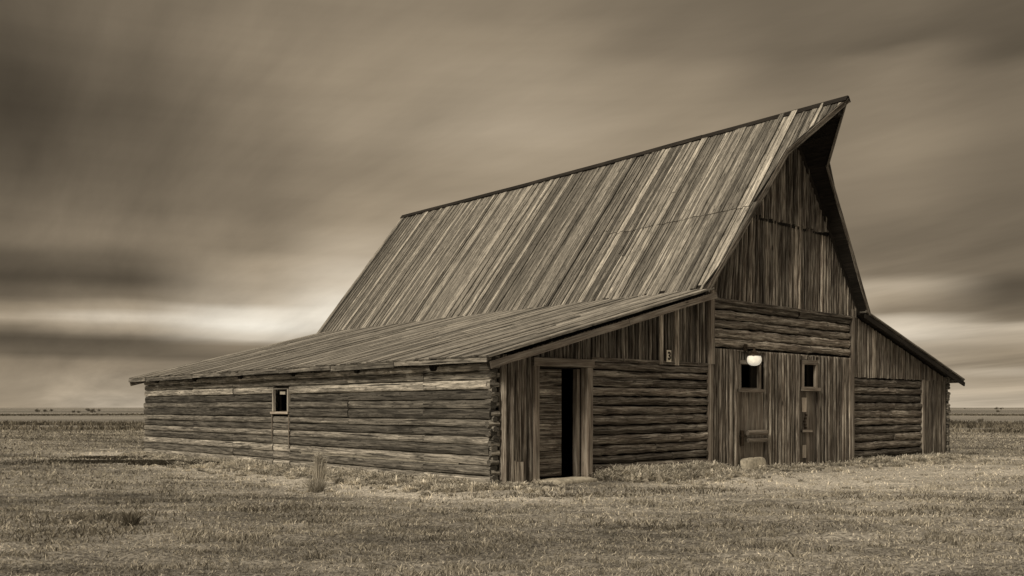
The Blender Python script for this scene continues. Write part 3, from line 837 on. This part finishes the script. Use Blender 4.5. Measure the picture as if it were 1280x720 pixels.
def blade_dir(CL, name, mat, label, cat):
    x,y,hh,a,sp,tn=CL.T; n=len(x); z=height(x,y)-.02; w=.016+.012*rng.random(n)
    px,py=-np.sin(a)*w/2,np.cos(a)*w/2; cs,sn=np.cos(a),np.sin(a)
    def pt(f,hf,wf): return [np.stack([x+cs*sp*f-px*wf,y+sn*sp*f-py*wf,z+hh*hf],1),np.stack([x+cs*sp*f+px*wf,y+sn*sp*f+py*wf,z+hh*hf],1)]
    V=np.stack(pt(0,0,1)+pt(.35,.75,.9)+pt(.8,1.,.5)+pt(1.1,.85,.05),1).reshape(-1,3); b=np.arange(n)*8
    q=np.concatenate([np.stack([b+2*k,b+2*k+1,b+2*k+3,b+2*k+2],1) for k in range(3)])
    return tag(mesh_np(name,V,q.ravel(),np.arange(len(q))*4,np.full(len(q),4),mat,np.repeat(tn,8)),label,cat,None,'stuff')
blade_dir(CL,'wall_foot_weeds',M_weed,'tufted dry weeds growing along the foot of the barn walls','weeds')
# rubble stones
P=wall_pts(3600,segs,.3); mb=MB()
for k in range(len(P)):
    x,y,d=P[k]
    if fbm(np.array([x*1.3]),np.array([y*1.3]),111,2)[0]<.34: continue
    q=R.uniform(.02,.06)*(1.25 if R.random()<.15 else 1)
    rock_mesh(mb,(x,y,float(height(np.array([x]),np.array([y]))[0])+q*.25),q*R.uniform(.8,1.4),q*R.uniform(.8,1.3),q*R.uniform(.6,.95),R.uniform(.4,1.25),R.uniform(0,20),8,5,.24,.9)
rb=mb.build('rubble',M_stone); tag(rb,'small loose stones heaped along the foot of the barn walls','rubble',None,'stuff')

# ------------------------------------------------------------------ plants one can point at
def tuft(name, x, y, h, rad, n, label, cat, mat, group=None, tones=(.5,1.3), wid=.012, stems=0, splay=.5):
    root=empty(name,(x,y,float(height(np.array([x]),np.array([y]))[0])-.01)); tag(root,label,cat,group)
    a=rng.uniform(0,2*np.pi,n); rr=rad*np.sqrt(rng.random(n))*.35; hh=h*rng.uniform(.35,1,n); l=splay*rng.uniform(.1,1,n)*rad*1.4
    bx=np.cos(a)*rr; by=np.sin(a)*rr; la=a+rng.uniform(-.8,.8,n); fa=rng.uniform(0,2*np.pi,n)
    dx=np.cos(fa)*wid/2; dy=np.sin(fa)*wid/2
    pts=[]
    for f,wf,lf in ((0,1,0),(.5,.9,.35),(.85,.6,.8),(1,.02,1.1)):
        cx=bx+np.cos(la)*l*lf; cy=by+np.sin(la)*l*lf; z=hh*f
        pts.append(np.stack([cx-dx*wf,cy-dy*wf,z],1)); pts.append(np.stack([cx+dx*wf,cy+dy*wf,z],1))
    V=np.stack(pts,1).reshape(-1,3); b=np.arange(n)*8
    q=np.concatenate([np.stack([b+2*k,b+2*k+1,b+2*k+3,b+2*k+2],1) for k in range(3)])
    mesh_np('leaves',V,q.ravel(),np.arange(len(q))*4,np.full(len(q),4),mat,np.repeat(rng.uniform(*tones,n),8),False,root)
    if stems:
        mb=MB()
        for k in range(stems):
            a=R.uniform(0,6.28); q=R.uniform(0,rad*.25); tip=Vector((math.cos(a)*rad*.5*R.random(),math.sin(a)*rad*.5*R.random(),h*R.uniform(.75,1.05)))
            mb.sweep((math.cos(a)*q,math.sin(a)*q,0),tip,Vector((1,0,0)),Vector((0,1,0)),ellipse(.005,.005,5),.12,R.uniform(.8,1.2),.008,.1,True,.01,.4)
            for c in range(9):
                f=R.uniform(.55,1); c0=Vector((math.cos(a)*q,math.sin(a)*q,0)).lerp(tip,f); dd=Vector((R.uniform(-1,1),R.uniform(-1,1),R.uniform(.3,1))).normalized()*R.uniform(.03,.08)
                mb.sweep(c0,c0+dd,Vector((1,0,0)),Vector((0,0,1)),ellipse(.009,.006,5),.1,R.uniform(.9,1.4),0,.2,True,0,.2)
        mb.build('stalks',mat,root)
    return root
tuft('weed_plant',-3.60,17.35,.60,.22,150,'tall pale dry weed standing before the long log wall','weed',M_weed,None,(.9,1.7),.009,60)
tuft('weed_plant',-4.55,11.1,.20,.22,160,'dark bunch of weeds alone in the grass at lower left','weed',M_scrub,None,(.9,2.),.012)
tuft('weed_plant',-3.35,15.9,.26,.3,240,'low pale tuft in front of the tall dry weed','weed',M_weed,None,(.6,1.2),.013)
# dark blades: painted-in shadow at the far corner and door, weeds elsewhere (stuff)
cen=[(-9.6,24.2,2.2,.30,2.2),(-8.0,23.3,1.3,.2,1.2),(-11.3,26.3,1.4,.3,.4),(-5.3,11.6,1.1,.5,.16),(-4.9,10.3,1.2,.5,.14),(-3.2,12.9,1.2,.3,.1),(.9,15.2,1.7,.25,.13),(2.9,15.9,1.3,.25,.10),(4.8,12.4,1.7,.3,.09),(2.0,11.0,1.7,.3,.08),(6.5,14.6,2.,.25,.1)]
xs=[];ys=[]
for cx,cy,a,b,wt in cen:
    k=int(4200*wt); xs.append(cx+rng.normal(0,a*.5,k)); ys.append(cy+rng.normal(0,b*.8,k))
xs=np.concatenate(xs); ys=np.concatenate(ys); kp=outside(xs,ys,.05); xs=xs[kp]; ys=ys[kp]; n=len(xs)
blades(n,xs,ys,.03+.06*rng.random(n),.008+.0006*ys,1.5,rng.uniform(.5,2.2,n)*np.where(ys>20,.5,1.),'shade_and_weeds',M_scrub,'dark matted weeds in the field, partly standing in for ground shadow','weeds')

# scrub line across the prairie (stuff) and separate shrubs beyond it
n=70000
ang=np.pi/2+rng.uniform(-.75,.75,n); dist=66+34*rng.random(n)**1.6
xs=dist*np.cos(ang); ys=dist*np.sin(ang)*1.; den=fbm(xs*.05,ys*.16,121,4); kp=(rng.random(n)<np.clip((den-.47)*7,.02,1)); xs,ys,den=xs[kp],ys[kp],den[kp]; n=len(xs)
blades(n,xs,ys,(.12+.36*rng.random(n))*np.clip(den*2-.35,.3,1.5),.10,.9,rng.uniform(.5,2.6,n)*np.clip(2.2-den*2,.6,2),'scrub',M_scrub,'low dark sagebrush band crossing the prairie behind the barn','scrub')
n=16000
ang=np.pi/2+rng.uniform(-.75,.75,n); dist=195+25*rng.random(n)
xs=dist*np.cos(ang); ys=dist*np.sin(ang); 
blades(n,xs,ys,(.1+.3*rng.random(n)),.3,.9,rng.uniform(.7,1.6,n),'far_scrub',M_scrub,'thin far line of scrub near the horizon','scrub')

def shrub_mesh(name, h, rad, n=900, leaf=.07):
    cl=[(rng.uniform(-.5,.5)*rad,rng.uniform(-.5,.5)*rad,h*rng.uniform(.3,.8),rad*rng.uniform(.3,.55)) for _ in range(9)]
    k=rng.integers(0,9,n); c=np.array(cl)[k]; d=rng.normal(0,1,(n,3)); d/=np.linalg.norm(d,axis=1)[:,None]; rr=c[:,3]*rng.random(n)**.4
    P=c[:,:3]+d*rr[:,None]*np.array([1,1,.8]); P[:,2]=np.abs(P[:,2])
    u=rng.normal(0,1,(n,3)); u/=np.linalg.norm(u,axis=1)[:,None]; v=np.cross(u,rng.normal(0,1,(n,3))); v/=np.linalg.norm(v,axis=1)[:,None]
    V=np.stack([P-u*leaf,P+v*leaf*.6,P+u*leaf,P-v*leaf*.6],1).reshape(-1,3); b=np.arange(n)*4
    q=np.stack([b,b+1,b+2,b+3],1)
    me_o=mesh_np(name,V,q.ravel(),np.arange(n)*4,np.full(n,4),M_scrub,np.repeat(rng.uniform(.5,1.6,n),4))
    return me_o
def shrub(px, ypx_base, hpx, src, label, group):
    Y=1.4*F/(ypx_base-509.0); X_=(px-640)/F*Y
    h=hpx*Y/F
    root=src.copy(); link(root)
    for ch in src.children:
        c=ch.copy(); link(c,root)
    root.location=(X_,Y,float(height(np.array([X_]),np.array([Y]))[0])-.02); root.scale=(h,h,h); root.rotation_euler=(0,0,R.uniform(0,6))
    tag(root,label,'shrub',group)
proto=[]
for k in range(3):
    pr=empty('shrub'); f=shrub_mesh('foliage',1.,.8+.25*k,420,.075); f.parent=pr
    mb=MB()
    for q in range(5):
        a=R.uniform(0,6.28); mb.sweep((0,0,-.05),(math.cos(a)*.3,math.sin(a)*.3,.6),Vector((1,0,0)),Vector((0,1,0)),ellipse(.025,.025,5),.2,.8,.01,.1,True,.02,.4)
    mb.build('trunk',M_dark,pr); proto.append(pr)
LG='far shrubs on the prairie left of the barn'; RG='far shrubs on the prairie right of the barn'
for px,yb,hp in ((46,514.2,4.6),(56,514,4),(64,513.6,3.4),(92,515,3.4),(98,515.3,3.2),(110,513.4,4.2),(116,515.2,5.6),(124,513.4,3)):
    shrub(px,yb,hp,R.choice(proto),'small dark shrub far off near the horizon left of the barn',LG)
LM='shrubs in the scrub line left of the barn'
for px,yb,hp in ((3,531,5),(28,530,6),(48,530,5.5),(75,532,4),(102,533,4),(124,530,5),(155,535,5),(160,534,4.5)):
    shrub(px,yb,hp,R.choice(proto),'low dark shrub in the scrub line left of the barn',LM)
for px,yb,hp in ((1246,511.4,3.5),(1252,511.4,3),(1247,514.5,3.6),(1206,510.8,1.6)):
    shrub(px,yb,hp,R.choice(proto),'small dark shrub far off near the horizon right of the barn',RG)
RM='shrubs in the scrub line right of the barn'
for px,yb,hp in ((1189,530,9),(1198,530,6),(1212,532,6),(1226,526,6),(1228,531,5),(1262,529,5)):
    shrub(px,yb,hp,R.choice(proto),'low dark shrub in the scrub line right of the barn',RM)
for pr in proto:
    for ch in list(pr.children): bpy.data.objects.remove(ch)
    bpy.data.objects.remove(pr)

# ------------------------------------------------------------------ sky and light
SUN_AZ=math.radians(218); SUN_EL=math.radians(31)     # azimuth clockwise from +Y: behind the camera, to the left
w=bpy.data.worlds.new('World'); sc.world=w; w.use_nodes=True; nt=w.node_tree; nt.nodes.clear(); L=nt.links
def s2l(c):
    c=c/255.; return c/12.92 if c<=.04045 else ((c+.055)/1.055)**2.4
def skyc(g):                                          # g = sRGB red of the cloud at that place
    l=s2l(g); k=min(1,max(0,(l-.3)/.7)); return (l, l*(.80+.13*k), l*(.555+.24*k))
cols=[
 (0,  [(0,98),(60,88),(95,78),(135,72),(200,92),(260,112),(295,120),(325,88),(345,78),(368,100),(385,142),(397,168),(406,128),(420,92),(438,108),(450,148),(480,160),(508,158)]),
 (160,[(0,118),(100,108),(150,98),(200,104),(250,118),(290,138),(325,112),(350,88),(372,118),(388,165),(400,212),(411,170),(425,100),(442,112),(455,152),(480,172),(508,192)]),
 (320,[(0,132),(60,142),(120,128),(200,122),(255,124),(300,132),(330,158),(355,172),(380,188),(394,238),(408,252),(422,225),(432,150),(446,125),(460,170),(480,190),(508,195)]),
 (450,[(0,142),(100,150),(160,155),(215,142),(270,150),(315,178),(350,205),(395,245),(430,160),(470,180),(508,190)]),
 (640,[(0,130),(60,146),(110,158),(160,166),(230,152),(300,165),(380,210),(430,170),(508,180)]),
 (860,[(0,120),(50,126),(100,140),(160,145),(260,140),(380,200),(430,170),(508,180)]),
 (1000,[(0,112),(60,106),(100,118),(150,132),(260,132),(340,130),(380,190),(430,175),(508,185)]),
 (1120,[(0,110),(45,98),(75,130),(100,132),(180,138),(250,136),(300,122),(340,122),(360,178),(380,158),(393,140),(403,205),(420,215),(435,182),(460,170),(508,192)]),
 (1270,[(0,95),(60,90),(105,116),(180,120),(250,116),(300,110),(330,110),(357,86),(375,100),(390,112),(400,125),(409,192),(425,178),(440,152),(455,150),(464,190),(474,165),(508,190)]),
]
geo=N(nt,'ShaderNodeTexCoord').outputs['Generated']
sep=nt.nodes.new('ShaderNodeSeparateXYZ'); L.new(geo,sep.inputs[0]); x,y,z=sep.outputs
hyp=math_(nt,'SQRT',math_(nt,'ADD',math_(nt,'MULTIPLY',x,x),math_(nt,'MULTIPLY',y,y)))
hyp=math_(nt,'MAXIMUM',hyp,.001)
el=math_(nt,'DIVIDE',z,hyp)                              # tan(elevation)
az=math_(nt,'ARCTAN2',x,y)
# streaky cloud noise: long wisps lying along a wind direction on a high layer
zz=math_(nt,'ADD',math_(nt,'MAXIMUM',z,0.),.09)
pl=nt.nodes.new('ShaderNodeCombineXYZ'); L.new(math_(nt,'DIVIDE',x,zz),pl.inputs[0]); L.new(math_(nt,'DIVIDE',y,zz),pl.inputs[1])
wd_=math.radians(-30); wx,wy=math.sin(wd_),math.cos(wd_)
X_=math_(nt,'DIVIDE',x,zz); Y_=math_(nt,'DIVIDE',y,zz)
along=math_(nt,'ADD',math_(nt,'MULTIPLY',X_,wx*.22),math_(nt,'MULTIPLY',Y_,wy*.22))
across=math_(nt,'ADD',math_(nt,'MULTIPLY',X_,wy*.75),math_(nt,'MULTIPLY',Y_,-wx*.75))
cw=nt.nodes.new('ShaderNodeCombineXYZ'); L.new(along,cw.inputs[0]); L.new(across,cw.inputs[1]); cw.inputs[2].default_value=3.7
nA=noise(nt,cw.outputs[0],1.1,7,.58,.5)
cv=nt.nodes.new('ShaderNodeCombineXYZ'); L.new(az,cv.inputs[0]); L.new(math_(nt,'MULTIPLY',el,5.),cv.inputs[1])
nB=noise(nt,cv.outputs[0],3.0,4,.5,.2)
nC=noise(nt,mapped(nt,cv.outputs[0],(2.,9.,1.)),1.6,4,.55,.1)
# warp elevation lookup so that bands undulate
elw=math_(nt,'ADD',el,math_(nt,'MULTIPLY',math_(nt,'SUBTRACT',nB,.5),math_(nt,'MULTIPLY',math_(nt,'MINIMUM',math_(nt,'MAXIMUM',el,0.),.3),.22)))
EM=.9
facpos=math_(nt,'DIVIDE',elw,EM,True)
prev=None; paz=None
for px,st in cols:
    a=math.atan((px-640)/F); c=math.cos(a)
    stops=[(((509-yv)/F*c)/EM,skyc(g)) for yv,g in reversed(st)]
    stops=[(max(0,p),q) for p,q in stops]
    stops.append((.70,skyc(175))); stops.append((.95,skyc(205)))
    rp=ramp(nt,stops,'EASE'); L.new(facpos,rp.inputs[0])
    if prev is None: prev=rp.outputs[0]
    else:
        mr=nt.nodes.new('ShaderNodeMapRange'); mr.interpolation_type='SMOOTHSTEP'; mr.inputs['From Min'].default_value=paz; mr.inputs['From Max'].default_value=a
        L.new(az,mr.inputs['Value']); prev=mixc(nt,mr.outputs[0],prev,rp.outputs[0])
    paz=a
mA=ramp(nt,[(.30,.66),(.5,.98),(.70,1.34)]); L.new(nA,mA.inputs[0]); mC=ramp(nt,[(.25,.97),(.75,1.03)]); L.new(nC,mC.inputs[0])
cl=mixc(nt,1.,prev,mA.outputs[0],'MULTIPLY'); cl=mixc(nt,1.,cl,mC.outputs[0],'MULTIPLY')
sk=nt.nodes.new('ShaderNodeTexSky'); sk.sky_type='NISHITA'; sk.sun_disc=False; sk.sun_elevation=SUN_EL; sk.sun_rotation=SUN_AZ; sk.dust_density=3
bw=nt.nodes.new('ShaderNodeRGBToBW'); L.new(sk.outputs[0],bw.inputs[0])
skt=mixc(nt,1.,bw.outputs[0],(1,.81,.58),'MULTIPLY')
clx=nt.nodes.new('ShaderNodeVectorMath'); clx.operation='SCALE'; clx.inputs['Scale'].default_value=10.; L.new(cl,clx.inputs[0])
fin=mixc(nt,.03,clx.outputs[0],skt)
bg=nt.nodes.new('ShaderNodeBackground'); bg.inputs['Strength'].default_value=.1; L.new(fin,bg.inputs[0])
wo=nt.nodes.new('ShaderNodeOutputWorld'); L.new(bg.outputs[0],wo.inputs[0])

ld=bpy.data.lights.new('sun','SUN'); ld.energy=2.4; ld.angle=math.radians(12); ld.color=(1,.86,.66)
lo_=bpy.data.objects.new('sun',ld); link(lo_)
S=Vector((math.sin(SUN_AZ)*math.cos(SUN_EL),math.cos(SUN_AZ)*math.cos(SUN_EL),math.sin(SUN_EL)))
lo_.rotation_euler=(-S).to_track_quat('-Z','Y').to_euler(); lo_.location=(0,0,30)

# ------------------------------------------------------------------ camera
cd=bpy.data.cameras.new('camera'); cd.sensor_width=36; cd.lens=36*F/1280; cd.shift_y=149/1280; cd.clip_end=8000; cd.clip_start=.1
cam=bpy.data.objects.new('camera',cd); link(cam); cam.location=(0,0,1.4); cam.rotation_euler=(math.radians(90),0,0)
sc.camera=cam
vs=sc.view_settings; vs.view_transform='Standard'; vs.look='None'; vs.exposure=0.; vs.gamma=1.; vs.use_curve_mapping=False
sc.cycles.use_denoising=True
